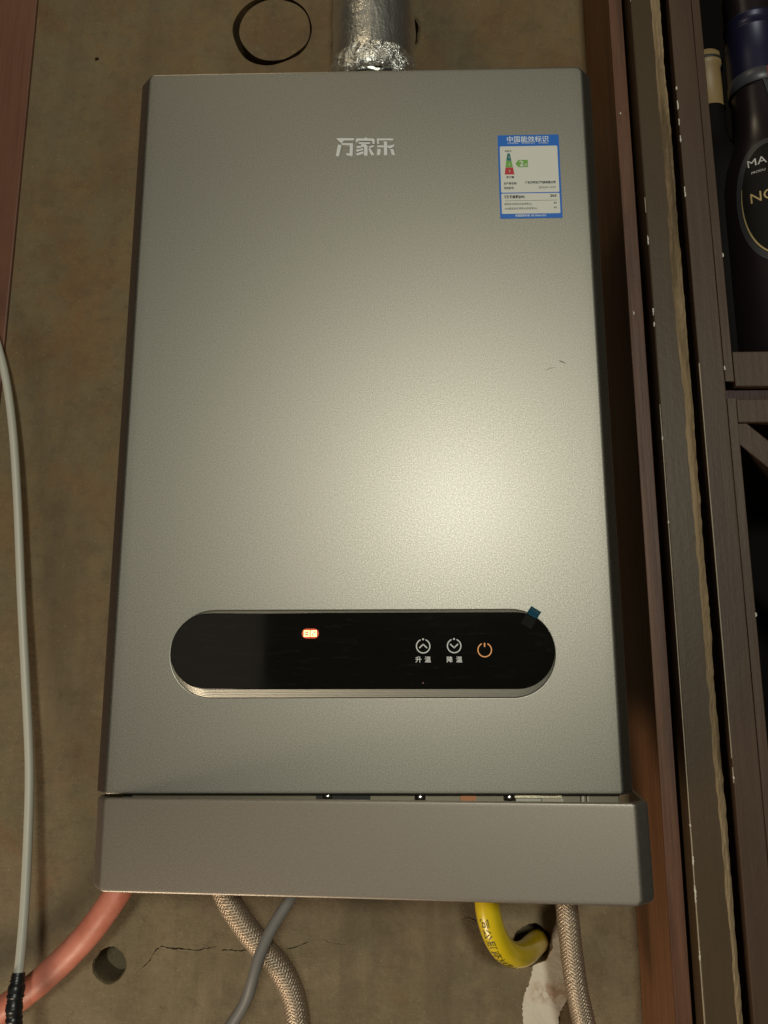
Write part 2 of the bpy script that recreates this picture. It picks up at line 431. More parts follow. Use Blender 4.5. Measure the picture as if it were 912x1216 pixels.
# ------------------------------------------------------------------ boards right of the heater
def wavy_box(x0, x1, y0, y1, z0, z1, seed, n=60, amp=.0006, r=.0012):
    """long vertical board with slightly uneven, rounded arrises"""
    mb = MB(); rows = []
    for k in range(n+1):
        z = z0+(z1-z0)*k/n
        d = [amp*noise.noise(Vector((z*14, seed+i*3.7, i))) for i in range(4)]
        ring_ = []
        for (x, y, sx, sy, dd) in ((x0, y1, 1, -1, d[0]), (x0, y0, 1, 1, d[1]), (x1, y0, -1, 1, d[2]), (x1, y1, -1, -1, d[3])):
            a = (x+sx*(r+dd*0), y+dd); b = (x+dd, y+sy*r)
            q = (x+sx*r*.29+dd*.7, y+sy*r*.29+dd*.7)
            order = [a, q, b] if (sx*sy < 0) else [b, q, a]
            ring_ += [(p[0], p[1], z) for p in order]
        rows.append(ring_)
    mb.grid(rows, closed_u=True, smooth=False)
    mb.add(rows[0], [tuple(range(12))]); mb.add(rows[-1], [tuple(range(12))])
    return mb
def chip_mesh(x, y, z, ln, rnd):
    """a ragged sliver of lost paint on an arris at (x, y)"""
    c = MB(); k = max(5, int(ln/.0007)); A, B_ = [], []
    for i in range(k+1):
        s_ = math.sin(math.pi*i/k)**.5; zc = z-ln/2+ln*i/k
        A.append((x-.0002-.0003*rnd.random(), zc)); B_.append((x+.00015+.0009*s_*rnd.random()**1.4, zc))
    c.prism(A[::-1]+B_, y-.00030, y+.0009); return c
def chips(parent, xfun, spots, seed):
    rnd = random.Random(seed)
    for (z, ln) in spots:
        x, y = xfun(z); chip_mesh(x, y, z, ln, rnd).build('bare_chip', M['chip'], parent)
def worn_arris(parent, x, y, z0, z1, seed, mt, thr=-.1):
    """thin rubbed line along an arris, broken up"""
    mb = MB(); n = int((z1-z0)/.0015); run = []
    def flush():
        if len(run) > 2: mb.prism([(x-.00035, q) for q, w_ in run][::-1]+[(x+w_, q) for q, w_ in run], y-.00022, y+.0006)
    for i in range(n+1):
        z = z0+(z1-z0)*i/n; v = noise.noise(Vector((z*35, seed, 1)))+.5*noise.noise(Vector((z*160, seed, 4)))
        if v > thr: run.append((z, .00010+.00022*min(1, v-thr)+.0001*noise.noise(Vector((z*500, seed, 2)))))
        else: flush(); run = []
    flush()
    return mb.build('rubbed_edge', mt, parent)

side = wavy_box(.2095, .2195, -.082, .0, -.6, 1.1, 2.0).build('side_board', None or M['side_wood'])
tag(side, 'orange brown side board standing on edge between wall and wine rack', 'board')
worn = wavy_box(.2090, .2202, -.0852, -.0822, -.6, 1.1, 5.0, amp=.0003, r=.0005).build('front_edge', M['worn_wood'], side)
worn['label'] = 'dark worn red brown front edge of the board'
chips(side, lambda z: (.2126, -.0852), [(at(748, 372, -.085).z, .003), (at(730, 135, -.085).z, .002)], 1)

# olive-brown trim board, its right arris broken down to bare wood
mb = MB(); rows = []; raw = []; n = 420
for k in range(n+1):
    z = -.6+1.7*k/n
    j = noise.noise(Vector((z*12, 3.3, 1.1)))*.0014+noise.noise(Vector((z*90, 7.3, 1.1)))*.0009+max(0, noise.noise(Vector((z*9, 1.3, 6.1)))-.25)*.008
    lean = .0045*min(1, max(0, (z-(-.1))/.5))                      # bare strip is wider higher up
    xr = .2440-lean+j; x2 = .2486+noise.noise(Vector((z*14, 9.3, 4.1)))*.0012+noise.noise(Vector((z*140, 1.3, 4.1)))*.0007
    yr = -.1000; y2 = -.0975+noise.noise(Vector((z*60, 2.3, 4.1)))*.0008
    rows.append([(.2232, -.0200, z), (.2232, -.0992, z), (.2240, -.1000, z), (xr, yr, z)])
    mid = [(xr+(x2-xr)*q, yr+(y2-yr)*q*q-.0001+(.0007*noise.noise(Vector((z*160, q*9, 2))) if 0 < q else 0), z) for q in (0, .25, .5, .75, 1)]
    raw.append(mid+[(x2, -.0860, z)])
mb.grid(rows, smooth=False)
mb.box(.2178, .2550, -.020, .0, -.6, 1.1)
trim = mb.build('trim_board', M['olive_paint'])
tag(trim, 'olive brown trim board with one long splintered bare wood edge', 'board')
mb = MB(); mb.grid(raw, smooth=False); o = mb.build('splintered_edge', M['raw_wood'], trim); o['label'] = 'bare splintered tan edge'
chips(trim, lambda z: (.2232, -.0996), [(at(x, y, -.1).z, l_) for x, y, l_ in ((770, 285, .008), (776, 370, .006), (779, 385, .004), (788, 520, .003), (794, 620, .002), (821, 980, .002), (826, 1022, .006), (829, 1062, .011), (835, 1135, .006))], 2)

worn_arris(trim, .2233, -.0994, -.3, at(785, 480, -.1).z, 3.1, M['rub'], -.6)
worn_arris(trim, .2233, -.0994, at(785, 480, -.1).z, .75, 5.1, M['rub'], .25)
# ------------------------------------------------------------------ wine rack
rack = empty('wine_rack', (.30, -.04, -.6)); RX = rack.location
tag(rack, 'dark brown wooden wine rack at the right edge with black open bays', 'rack')
def rpart(mb, name, mt, bev=.0008):
    o = mb.build(name, mt, rack); o.matrix_parent_inverse = Matrix.Translation(-RX)
    if bev: bevel_obj(o, bev)
    return o
YS = -.100
o = rpart(wavy_box(.2552, .2738, YS, .0, -.6, 1.1, 8.0, amp=.0003, r=.0008), 'stile', M['rack_wood'], 0)
stile = o
def rz(py): return at(880, py, YS).z
bead_top = (rz(452), 1.1); bead_bot = (-.6, rz(472.6))
for z0, z1 in (bead_top, bead_bot):
    rpart(wavy_box(.2743, .2812, YS+.0008, -.02, z0, z1, z0*9, n=30, amp=.0003, r=.0006), 'frame_upright', M['rack_wood'], 0)
def rail(z0, z1, y, mt, name='rail', x0=.2817):
    mb = MB(); mb.box(x0, .62, y, -.02, z0, z1); return rpart(mb, name, mt)
rail(rz(458.5), rz(417), YS+.0006, M['rack_wood'])
rail(rz(501), rz(473), YS+.0016, M['rack_wood'])
rail(rz(472.5), rz(459), YS+.007, M['rack_red'], 'recessed_rail', .2742)
mb = MB(); a = at(884, 504, YS); d = Vector((1, 0, -.92)).normalized(); nn = Vector((.92, 0, 1)).normalized()*.0085
q = Vector((.2817, 0, rz(508)))-d*.014; L_ = .36
# diagonal brace from the corner down to the right
p0 = q+nn; p1 = q-nn; p2 = p1+d*L_; p3 = p0+d*L_
mb.prism([(p1.x, p1.z), (p2.x, p2.z), (p3.x, p3.z), (p0.x, p0.z)], YS+.004, -.03)
rpart(mb, 'diagonal_brace', M['rack_wood'])
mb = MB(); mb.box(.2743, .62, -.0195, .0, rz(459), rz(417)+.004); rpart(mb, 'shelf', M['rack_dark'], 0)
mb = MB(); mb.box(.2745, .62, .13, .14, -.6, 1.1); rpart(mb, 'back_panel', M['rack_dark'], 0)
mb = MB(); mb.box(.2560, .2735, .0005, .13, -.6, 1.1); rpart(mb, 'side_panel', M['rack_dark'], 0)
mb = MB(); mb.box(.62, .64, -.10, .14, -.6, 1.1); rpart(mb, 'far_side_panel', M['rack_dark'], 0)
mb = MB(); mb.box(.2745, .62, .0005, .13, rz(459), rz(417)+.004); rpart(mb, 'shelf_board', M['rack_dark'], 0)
chips(rack, lambda z: (.2552, YS), [], 3)
for (x, y, ln, xx) in ((798, 105, .003, .2552), (801, 125, .008, .2552), (803, 145, .006, .2552), (805, 165, .006, .2552), (811, 228, .009, .2552), (857.5, 303, .003, .2808), (857, 437, .003, .2742), (873, 923, .002, .2552), (904, 730, .003, .2806)):
    rpart(chip_mesh(xx, YS-.0001, at(x, y, YS).z, ln, random.Random(int(x))), 'bare_chip', M['chip'], 0)
worn_arris(stile, .2553, YS+.0003, at(873, 930, YS).z, at(830, 431, YS).z, 9.1, M['rub'], -.7)

# ------------------------------------------------------------------ bottles in the rack
shelf_z = rz(417)+.0042
def on_cyl(V, F, R, zc, phi0, off=.0003):
    """wrap flat (x,z) lettering round a vertical cylinder, phi measured from -y"""
    return [((R+off)*math.sin(phi0+x/R), -(R+off)*math.cos(phi0+x/R), zc+z) for x, z in V], F
BX, BY = .3480, -.0450
b1 = empty('wine_bottle', (BX, BY, shelf_z))
tag(b1, 'near black bottle with dark violet capsule and oval black label', 'bottle')
zb = shelf_z
def zz(py): return at(903, py, BY-.03).z-zb
cap_bot = at(903, 92, BY-.024).z-zb
sh_top = cap_bot-.045
g = MB(); lathe(g, [(0, 0), (.036, 0), (.041, .004), (.042, .02), (.042, sh_top-.075), (.0415, sh_top-.055), (.038, sh_top-.035), (.031, sh_top-.017), (.025, sh_top-.003), (.0225, sh_top+.015), (.0215, cap_bot+.01), (.0215, cap_bot+.10)], 56)
g.build('glass_body', M['bottle_glass'], b1)
g = MB(); lathe(g, [(.0228, cap_bot), (.0236, cap_bot+.0005), (.0236, cap_bot+.0125), (.0230, cap_bot+.013)], 56); cb = g.build('capsule_band', M['capsule_grey'], b1)
g = MB(); lathe(g, [(.0230, cap_bot+.0128), (.0228, cap_bot+.03), (.0222, cap_bot+.057), (.0228, cap_bot+.058), (.0228, cap_bot+.060), (.0218, cap_bot+.061), (.0216, cap_bot+.069), (.0226, cap_bot+.070), (.0226, cap_bot+.0725), (.0212, cap_bot+.074), (.0208, cap_bot+.105), (.019, cap_bot+.107), (0, cap_bot+.107)], 56)
g.build('capsule', M['capsule_blue'], b1)
# red printed part of the band, wrapped to the front right
rows = [[(.0239*math.sin(p), -.0239*math.cos(p), zq) for p in [(-.02+1.5*k/20) for k in range(21)]] for zq in (cap_bot+.0012, cap_bot+.0118)]
g = MB(); g.grid(rows); g.build('red_band', M['capsule_red'], cb)
# pointed end of the capsule tear tab
g = MB(); V = [(-.006, 0), (.010, 0), (.007, -.021), (.002, -.026), (-.002, -.021)]
V2, F2 = on_cyl(V, [(0, 1, 2, 3, 4)], .0228, cap_bot, .05, .0004); g.add(V2, F2); g.build('seal_tab', M['capsule_grey'], b1)
# oval label on shoulder and body
LC, LHW, LHH, PH = zz(240), .0340, .060, -.25
def oval(hw, hh, n=48): return [(hw*math.cos(2*math.pi*k/n), hh*math.sin(2*math.pi*k/n)) for k in range(n)]
def body_r(z):
    prof = [(.042, sh_top-.075), (.0415, sh_top-.055), (.038, sh_top-.035), (.031, sh_top-.017), (.025, sh_top-.003)]
    if z <= prof[0][1]: return .042
    for (ra, za), (rb, zb_) in zip(prof, prof[1:]):
        if z <= zb_: return ra+(rb-ra)*(z-za)/(zb_-za)
    return .025
def wrap(p, off):
    x, z = p; r = body_r(LC+z); return ((r+off)*math.sin(PH+x/r), -(r+off)*math.cos(PH+x/r), LC+z)
def oval_patch(hw, hh, off, name, mt, parent):
    rows = [[wrap((x*s_, z*s_), off) for x, z in oval(hw, hh)] for s_ in [k/10 for k in range(11)]]
    g = MB(); g.grid(rows, closed_u=True); return g.build(name, mt, parent)
rim = oval_patch(LHW, LHH, .0004, 'label', M['label_rim'], b1)
oval_patch(LHW-.0055, LHH-.006, .0007, 'label_face', M['label_black'], rim)
arc = []
for k in range(41):
    a = math.radians(165+ (310-165)*k/40); wv = .00055*math.sin(math.pi*min(1, .06+k/40))+.00012
    arc.append([wrap(((LHW-.0052+s_*wv)*math.cos(a), (LHH-.007+s_*wv)*math.sin(a)), .0010) for s_ in (-1, 1)])
g = MB(); g.grid(arc); g.build('gold_line', M['gold'], rim)
def btext(body, size, x, z, mt, bold=0, align='LEFT'):
    V, F = text_mesh(body, size, align, bold); g = MB(); g.add([wrap((x+a, z+b), .0010) for a, b in V], F)
    me = bpy.data.meshes.new('lettering'); me.from_pydata(g.v, [], g.f); me.update(); link('lettering', me, mt, rim)
btext('MA', .0105, -.0215, zz(199)-LC, M['silver_print'], .0)
btext('PRODU', .0032, -.0190, zz(209)-LC, M['silver_print'])
btext('NO', .0130, -.0225, zz(243)-LC, M['gold'], .0)

a2 = at(839, 100, -.02)
b2 = empty('small_bottle', (a2.x+.0005, -.02, shelf_z))
tag(b2, 'slim bottle with tan capsule half hidden behind the rack stile', 'bottle')
t0 = at(842, 70, -.02).z-shelf_z
g = MB(); lathe(g, [(0, 0), (.030, 0), (.034, .004), (.034, t0-.135), (.030, t0-.115), (.018, t0-.098), (.0135, t0-.085), (.0125, t0-.03)], 40); g.build('glass_body', M['dull_glass'], b2)
g = MB(); lathe(g, [(.0138, t0-.0575), (.0136, t0-.055), (.0128, t0-.016), (.0150, t0-.0145), (.0150, t0-.0100)], 40); g.build('capsule', M['capsule_tan'], b2)
g = MB(); lathe(g, [(.0150, t0-.0099), (.0155, t0-.0090), (.0155, t0-.0075), (.0143, t0-.0070)], 40); g.build('capsule_ring', M['groove'], b2)
g = MB(); lathe(g, [(.0140, t0-.0069), (.0140, t0-.001), (.0132, t0), (0, t0)], 40); g.build('stopper', M['capsule_tan'], b2)

# ------------------------------------------------------------------ water heater
HT, HW, YF = .529, .1741, -.150
heater = empty('water_heater', (0, 0, 0))
tag(heater, 'champagne grey wall mounted gas water heater with black touch panel', 'water heater')

def shell(hw, z0, z1, yf, yb, r, rim, ctop, cbot, hole=None, strip=.0015):
    """folded sheet cover: big fillets on the upright edges, small rim at top and bottom"""
    mb = MB(); sc_ = r/.007; prof = []; th = math.radians(45); r1, Lp, r2 = .0045*sc_, .0080*sc_, .005*sc_
    for k in range(11): p_ = th*k/10; prof.append((r1*math.sin(p_), r1*(1-math.cos(p_))))
    bx_, by_ = prof[-1]
    for k in range(1, 4): prof.append((bx_+Lp*math.cos(th)*k/3, by_+Lp*math.sin(th)*k/3))
    bx_, by_ = prof[-1]
    for k in range(1, 6): p_ = th+(math.pi/2-th)*k/5; prof.append((bx_+r2*(math.sin(p_)-math.sin(th)), by_+r2*(math.cos(th)-math.cos(p_))))
    tot = prof[-1][0]; prof = [(tot-a_, b_) for a_, b_ in prof]          # (inset from the side, depth behind the front)
    zs = []
    for k in range(9):
        a = math.pi/2*k/8; zs.append((z0+rim*(1-math.cos(a)), rim*(1-math.sin(a)), None))
    lo_flat = z0+rim; hi_flat = z1-rim
    inner = [lo_flat+strip]
    extra = [z0+cbot*(1-math.cos(math.pi/2*k/6)) for k in range(1, 7) if z0+cbot*(1-math.cos(math.pi/2*k/6)) > lo_flat+strip+1e-5]
    inner += extra
    inner += [z1-ctop*(1-math.cos(math.pi/2*k/6)) for k in range(6, 0, -1) if z1-ctop*(1-math.cos(math.pi/2*k/6)) < hi_flat-strip-1e-5]
    inner += [hi_flat-strip]
    for z in inner: zs.append((z, 0.0, None))
    for k in range(8, -1, -1):
        a = math.pi/2*k/8; zs.append((z1-rim*(1-math.cos(a)), rim*(1-math.sin(a)), None))
    rows = []
    for z, ins, _ in zs:
        def cut(c, dz): return 0 if dz >= c else c-math.sqrt(max(0, c*c-(c-dz)**2))
        h = hw-cut(ctop, z1-z)-cut(cbot, z-z0)
        y = yf+ins; row = [(-h, yb, z)]
        for dx_, dy_ in reversed(prof): row.append((-h+dx_, y+dy_, z))
        row.append((-hw+tot+.006, y, z)); row.append((hw-tot-.006, y, z))
        for dx_, dy_ in prof: row.append((h-dx_, y+dy_, z))
        row.append((h, yb, z)); rows.append(row)
    n = len(rows[0]); mid = n//2-1
    iz0 = 9; iz1 = 9+len(inner)-1
    verts = [p for rw in rows for p in rw]; fs = []
    for j in range(len(rows)-1):
        for i in range(n-1):
            if i == mid and iz0 <= j < iz1: continue
            fs.append((j*n+i, j*n+i+1, (j+1)*n+i+1, (j+1)*n+i))
    mb.add(verts, fs, True)
    x0, x1 = rows[0][mid][0], rows[0][mid+1][0]; za, zb_ = zs[iz0][0], zs[iz1][0]
    outer = [(x0, zs[j][0]) for j in range(iz1, iz0-1, -1)]+[(x1, zs[j][0]) for j in range(iz0, iz1+1)]
    V, F = fill_with_holes(outer, [hole] if hole else [], yf); mb.add(V, F, False)
    return mb, rows

hole = stadium(.1276, .0291, -.0004, .0890)
mb, rows = shell(HW, 0, HT, YF, -.022, .0070, .0016, .0055, .0024, hole)
mb.add(rows[-1], [tuple(range(len(rows[-1])))]); mb.add(rows[0], [tuple(reversed(range(len(rows[0]))))])
def inset_st(d): return stadium(.1276-d, .0291-d, -.0004, .0890)
lip = []
for k in range(7):
    a = math.pi/2*k/6; d = .0009*math.sin(a); lip.append([(x, YF+.0009*(1-math.cos(a)), z) for x, z in inset_st(d)])
lip.append([(x, YF+.006, z) for x, z in inset_st(.0009)])
mb.grid(lip, closed_u=True, smooth=True)
me = mb.mesh('front_cover')
fc = link('front_cover', me, M['paint'], heater)
# rear casing (seen above the cover's back edge and through the gap)
mb = MB(); mb.box(-.163, .163, -.118, .0, .004, HT-.004); bevel_obj(mb.build('rear_casing', M['dark_metal'], heater), .002)
# chassis pieces showing in the gap under the front cover
mb = MB(); mb.box(-.158, .166, -.138, -.030, -.0085, -.0015); ch = mb.build('chassis_plate', M['dark_metal'], heater)
def gp(px, py, z):     # point on a horizontal plane z under the pixel
    d = FW+RR*((px-IW/2)/FPX)-UU*((py-IH/2)/FPX); return CAM+d*((z-CAM.z)/d.z)
for px_, py_ in ((389, 946), (499, 947.5), (605, 947.5)):
    X = at(px_, py_, -.1445).x; zc = at(px_, py_, -.1445).z
    s = MB(); rr = .0036
    pr = [(0, -.0016), (.0012, -.0015), (.0024, -.0010), (rr, 0), (rr, .003)]
    s.grid([[(X+r_*math.cos(2*math.pi*k/16), -.1445+y_, zc+r_*math.sin(2*math.pi*k/16)) for k in range(16)] for r_, y_ in pr], closed_u=True)
    s.build('screw', M['chrome'], heater)
mb = MB(); mb.box(-.150, .164, -.1425, -.1385, -.012, -.0002); mb.build('front_flange', M['dull_zinc'], ch)
mb = MB(); mb.box(.063, .073, -.1438, -.1426, -.010, -.0008); mb.build('copper_clip', M['copper'], ch)
mb = MB(); mb.box(.098, .128, -.148, -.1427, -.010, -.0022); mb.build('zinc_bracket', M['zinc'], ch)
mb = MB(); mb.box(.114, .126, -.1500, -.1482, -.010, -.0016); mb.build('plastic_latch', M['cream'], ch)
mb = MB(); mb.box(.140, .1415, -.146, -.1427, -.010, -.0010); mb.box(.1435, .1445, -.146, -.1427, -.010, -.0010); mb.build('hinge_tab', M['zinc'], ch)
mb = MB(); mb.box(-.03, .005, -.1448, -.1426, -.010, -.0005); mb.build('rubber_strip', M['groove'], ch)

# swung-out bottom cover: hollow tray, hinged at its left end
CL = .3467
mb, rows = shell(CL/2, -.0566, 0, 0, .075, .0070, .0015, .0022, .0045)
inn, rin = shell(CL/2-.0012, -.0566, 0, .0012, .075, .0065, .0009, .0016, .0045)
nb = len(mb.v); mb.v += inn.v; mb.f += [[nb+i for i in f] for f in inn.f]; mb.sm += inn.sm; mb.mi += inn.mi
n = len(rows[0])
mb.grid([rows[-1], rin[-1]], smooth=False)                                   # top rim of the sheet
mb.add(rows[0], [tuple(reversed(range(n)))])                                 # floor of the tray
bc = mb.build('bottom_cover', M['paint_cover'], heater)
bc['label'] = 'loose bottom cover swung out at its right end'
ang = -math.asin(.040/.335)
tilt = math.atan2(.0035, .335)
rot = Matrix.Rotation(ang, 4, 'Z') @ Matrix.Rotation(-tilt, 4, 'Y')
bc.matrix_local = Matrix.Translation((-.1742, YF, -.0016)) @ rot @ Matrix.Translation((CL/2, 0, 0))

# ---- display panel: ridged bezel, black glass, icons
NS = 9
def st_mix(t_):
    a = (.1266, .0281, -.0004, .0890); b = (.1262, .0247, -.0004, .0909)
    return stadium(*[p+(q-p)*t_ for p, q in zip(a, b)])
rws = [[(x, YF+.0035, z) for x, z in st_mix(0)], [(x, YF+.0002, z) for x, z in st_mix(.0)]]
for k in range(5):
    t0_ = k/5; t1_ = (k+.72)/5; t2_ = (k+.80)/5; y0_ = YF-.0001-.0004*k
    rws.append([(x, y0_, z) for x, z in st_mix(t0_+.02)]); rws.append([(x, y0_-.0003, z) for x, z in st_mix(t1_)])
    rws.append([(x, y0_+.0004, z) for x, z in st_mix(t2_)]); rws.append([(x, y0_+.0003, z) for x, z in st_mix(t2_+.03)])
rws.append([(x, YF-.0024, z) for x, z in st_mix(1)])
mb = MB(); mb.grid(rws, closed_u=True, smooth=False); mb.add(rws[-1], [tuple(range(len(rws[-1])))])
disp = mb.build('display_panel', M['trim'], heater); disp['label'] = 'stadium shaped black touch panel in a ridged silver bezel'
YG = YF-.0034
def gst(d): return stadium(.1262-d, .0247-d, -.0004, .0909)
mb = MB()
rws = [[(x, YF-.0020, z) for x, z in gst(.0)], [(x, YG+.0004, z) for x, z in gst(.0)], [(x, YG+.0001, z) for x, z in gst(.0002)], [(x, YG, z) for x, z in gst(.0006)]]
mb.grid(rws, closed_u=True, smooth=True); mb.add(rws[-1], [tuple(range(len(rws[-1])))]); mb.build('glass', M['glass'], disp)
rws = [[(x, YF+.0012, z) for x, z in inset_st(.0009)], [(x, YF+.0012, z) for x, z in st_mix(0)]]
mb = MB(); mb.grid(rws, closed_u=True); mb.build('shadow_gap', M['groove'], disp)
YI = YG-.00015
def gpt(px_, py_): p = at(px_, py_, YI); return p.x, p.z
def arc_ring(mb, cx, cz, r, wd, a0, a1, n=40):
    rws = []
    for k in range(n+1):
        a = math.radians(a0+(a1-a0)*k/n); rws.append([(cx+q*math.cos(a), YI, cz+q*math.sin(a)) for q in (r-wd/2, r+wd/2)])
    mb.grid(rws, smooth=False)
def bar(mb, p, q, wd):
    dx, dz = q[0]-p[0], q[1]-p[1]; L_ = math.hypot(dx, dz); nx, nz = -dz/L_*wd/2, dx/L_*wd/2
    mb.add([(p[0]+nx, YI, p[1]+nz), (p[0]-nx, YI, p[1]-nz), (q[0]-nx, YI, q[1]-nz), (q[0]+nx, YI, q[1]+nz)], [(0, 1, 2, 3)])
def dot(mb, cx, cz, r): mb.add([(cx+r*math.cos(a), YI, cz+r*math.sin(a)) for a in [2*math.pi*k/12 for k in range(12)]], [tuple(range(12))])
K = 1/1795.0                       # metres per photo pixel on the glass
for name, (ix, iy), s_ in (('raise_button', (502.5, 767.3), 1), ('lower_button', (539.3, 767.0), -1)):
    cx, cz = gpt(ix, iy); mb = MB()
    arc_ring(mb, cx, cz, 7.9*K, 1.25*K, 112, 112+316); dot(mb, cx, cz+8*K, 1.15*K)
    for sx in (-1, 1): bar(mb, (cx+sx*4.6*K, cz-s_*2.2*K), (cx-sx*.35*K, cz+s_*2.5*K), 1.35*K)
    mb.build(name, M['icon'], disp)
cx, cz = gpt(575.6, 771.8); mb = MB(); arc_ring(mb, cx, cz, 7.9*K, 1.2*K, 115, 115+310); bar(mb, (cx, cz+8.2*K), (cx, cz+3.6*K), 1.5*K)
mb.build('power_button', M['icon_orange'], disp)
for ch_, ix in (('升', 497.0), ('温', 508.0), ('降', 534.0), ('温', 545.3)):
    x, z = gpt(ix, 786.0); text_obj('button_lettering', ch_, 7.4*K, x, z, YI, M['icon'], disp, bold=.02)
# lit segments, two blocky glyphs
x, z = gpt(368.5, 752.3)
mb = MB(); mb.prism(stadium(10.2*K, 5.8*K, x, z, 8), YI, YI+.0001); mb.build('led_halo_slab', M['led_halo'], disp)  # glowing slab painting the red halo round the lit digits
mb = MB()
for s_ in (-1, 1):
    cx = x+s_*4.1*K
    for r_ in range(5):
        for q in range(4):
            if (r_, q) in ((1, 1), (1, 2), (3, 1), (3, 2)) and s_ < 0 or (r_, q) in ((1, 1), (3, 2)): continue
            u0_, v0_ = cx+(-3.6+1.8*q)*K, z+(-3.7+1.5*r_)*K
            mb.prism([(u0_, v0_), (u0_+1.7*K, v0_), (u0_+1.7*K, v0_+1.4*K), (u0_, v0_+1.4*K)], YI-.0003, YI-.0001)
mb.build('led_digits', M['led'], disp)
# protective film tab at the panel's upper right
q = [at(*p, YG-.0004) for p in ((630.2, 720.0), (642.0, 727.3), (637.2, 735.3), (625.4, 728.3))]
rws = []
for k in range(9):
    t_ = k/8; lift = Vector((0, -.0030*t_**2.2-.0003, 0)); a_ = q[3].lerp(q[0], t_)+lift; b_ = q[2].lerp(q[1], t_)+lift
    rws.append([a_.lerp(b_, u_/5)+Vector((0, .0004*math.sin(math.pi*u_/5)*t_, 0)) for u_ in range(6)])
mb = MB(); mb.grid(rws); o = mb.build('film_tab', M['tab'], disp); o.modifiers.new('solid', 'SOLIDIFY').thickness = .00015
q = [at(*p, YI) for p in ((625.0, 729.0), (636.6, 736.2), (631.0, 747.5), (618.5, 739.8))]
mb = MB(); mb.prism([(p.x, p.z) for p in reversed(q)], YG-.0002, YG-.00005); mb.build('film_tail', M['film'], disp)
mb = MB(); x, z = gpt(502.5, 811); dot(mb, x, z, 1.0*K); mb.build('indicator_dot', mat('dim_red_indicator', (.18, .05, .03), .5), disp)

# ---- logo characters in relief
LOGO = {'first': [[(92, 146), (308, 146), (306, 171), (182, 173), (172, 198), (150, 204)], [(150, 206), (296, 206), (290, 360), (225, 352), (208, 326), (255, 328), (260, 230), (160, 223)], [(115, 224), (158, 226), (128, 360), (90, 358)]],
        'second': [[(330, 160), (345, 148), (430, 149), (440, 139), (465, 139), (470, 149), (540, 149), (556, 165), (553, 215), (530, 215), (528, 177), (355, 177), (350, 196), (328, 186)], [(365, 194), (500, 194), (500, 214), (365, 214)], [(395, 217), (450, 217), (470, 238), (470, 355), (430, 352), (430, 258), (390, 232)],
                   [(335, 245), (380, 236), (425, 250), (345, 270)], [(330, 286), (415, 266), (422, 286), (340, 311)], [(330, 331), (415, 302), (427, 326), (345, 356)], [(478, 250), (540, 230), (552, 246), (502, 266)], [(478, 268), (505, 270), (552, 345), (515, 352)]],
        'third': [[(582, 150), (780, 150), (778, 171), (610, 170), (605, 190), (612, 216), (588, 213)], [(588, 232), (664, 234), (664, 257), (590, 255)], [(710, 236), (740, 235), (792, 220), (785, 250), (745, 268), (710, 258)], [(668, 184), (706, 184), (706, 348), (668, 348)], [(592, 275), (630, 275), (622, 345), (582, 348)], [(745, 277), (778, 275), (800, 348), (760, 342)]]}
lg = None
for key in ('first', 'second', 'third'):
    mb = MB()
    for pg in LOGO[key]:
        pts = [at(390+x/10.133, 150+y/10.133, YF-.0006) for x, y in pg]; pts = [(p.x, p.z) for p in pts]
        ar = sum(pts[i][0]*pts[(i+1) % len(pts)][1]-pts[(i+1) % len(pts)][0]*pts[i][1] for i in range(len(pts)))
        mb.prism(pts if ar > 0 else pts[::-1], YF-.0009, YF+.0002)
    mb.build('logo_character', M['logo'], heater)

# ---- energy label
LX0, LX1, LZ0, LZ1 = .1000, .1455, .4022, .4707; LW, LH = LX1-LX0, LZ1-LZ0
def lx(u): return LX0+LW*u
def lz(v): return LZ1-LH*v
def rrect(u0, u1, v0, v1, r=.0008):
    x0, x1, z0, z1 = lx(u0), lx(u1), lz(v1), lz(v0); out = []
    for cx, cz, a0 in ((x1-r, z0+r, -90), (x1-r, z1-r, 0), (x0+r, z1-r, 90), (x0+r, z0+r, 180)):
        for k in range(4): a = math.radians(a0+30*k); out.append((cx+r*math.cos(a), cz+r*math.sin(a)))
    return out
mb = MB(); mb.prism(rrect(0, 1, 0, 1, .0006), YF-.00025, YF+.0001); lab = mb.build('energy_label', M['blue'], heater)
lab['label'] = 'blue and white energy label at the upper right'
for v0, v1 in ((.137, .694), (.706, .945)):
    mb = MB(); mb.prism(rrect(.03, .968, v0, v1), YF-.00032, YF-.0002); mb.build('white_field', M['lwhite'], lab)
YL = YF-.00042
def lt(body, size, u, v, mt, align='CENTER', bold=0, width=None, name='lettering'):
    return text_obj(name, body, size, lx(u), lz(v), YL, M[mt], lab, align, bold, width)
lt('中国能效标识', .0054, .49, .083, 'ltitle', bold=.015, width=.0310)
lt('CHINA   ENERGY   LABEL', .0019, .49, .110, 'ltitle', width=.0305)
lt('耗能低', .0017, .165, .205, 'lblack'); lt('耗能高', .0019, .185, .522, 'lblack', bold=.03)
def trap(u0, u1, u2, u3, v0, v1, mt):
    mb = MB(); mb.prism([(lx(u2), lz(v1)), (lx(u3), lz(v1)), (lx(u1), lz(v0)), (lx(u0), lz(v0))], YF-.0004, YF-.0003); mb.build('grade_bar', M[mt], lab)
trap(.150, .190, .128, .212, .224, .312, 'lteal'); trap(.126, .214, .113, .232, .315, .392, 'lgreen'); trap(.111, .234, .095, .253, .395, .478, 'lred')
for tx, v in (('1', .285), ('2', .37), ('3', .45)): text_obj('lettering', tx, .0026, lx(.175), lz(v), YF-.0005, M['lwhite'], lab)
mb = MB(); mb.prism([(lx(.275), lz(.350)), (lx(.325), lz(.392)), (lx(.478), lz(.392)), (lx(.478), lz(.305)), (lx(.325), lz(.305))], YF-.0004, YF-.0003); mb.build('grade_arrow', M['lgreen'], lab)
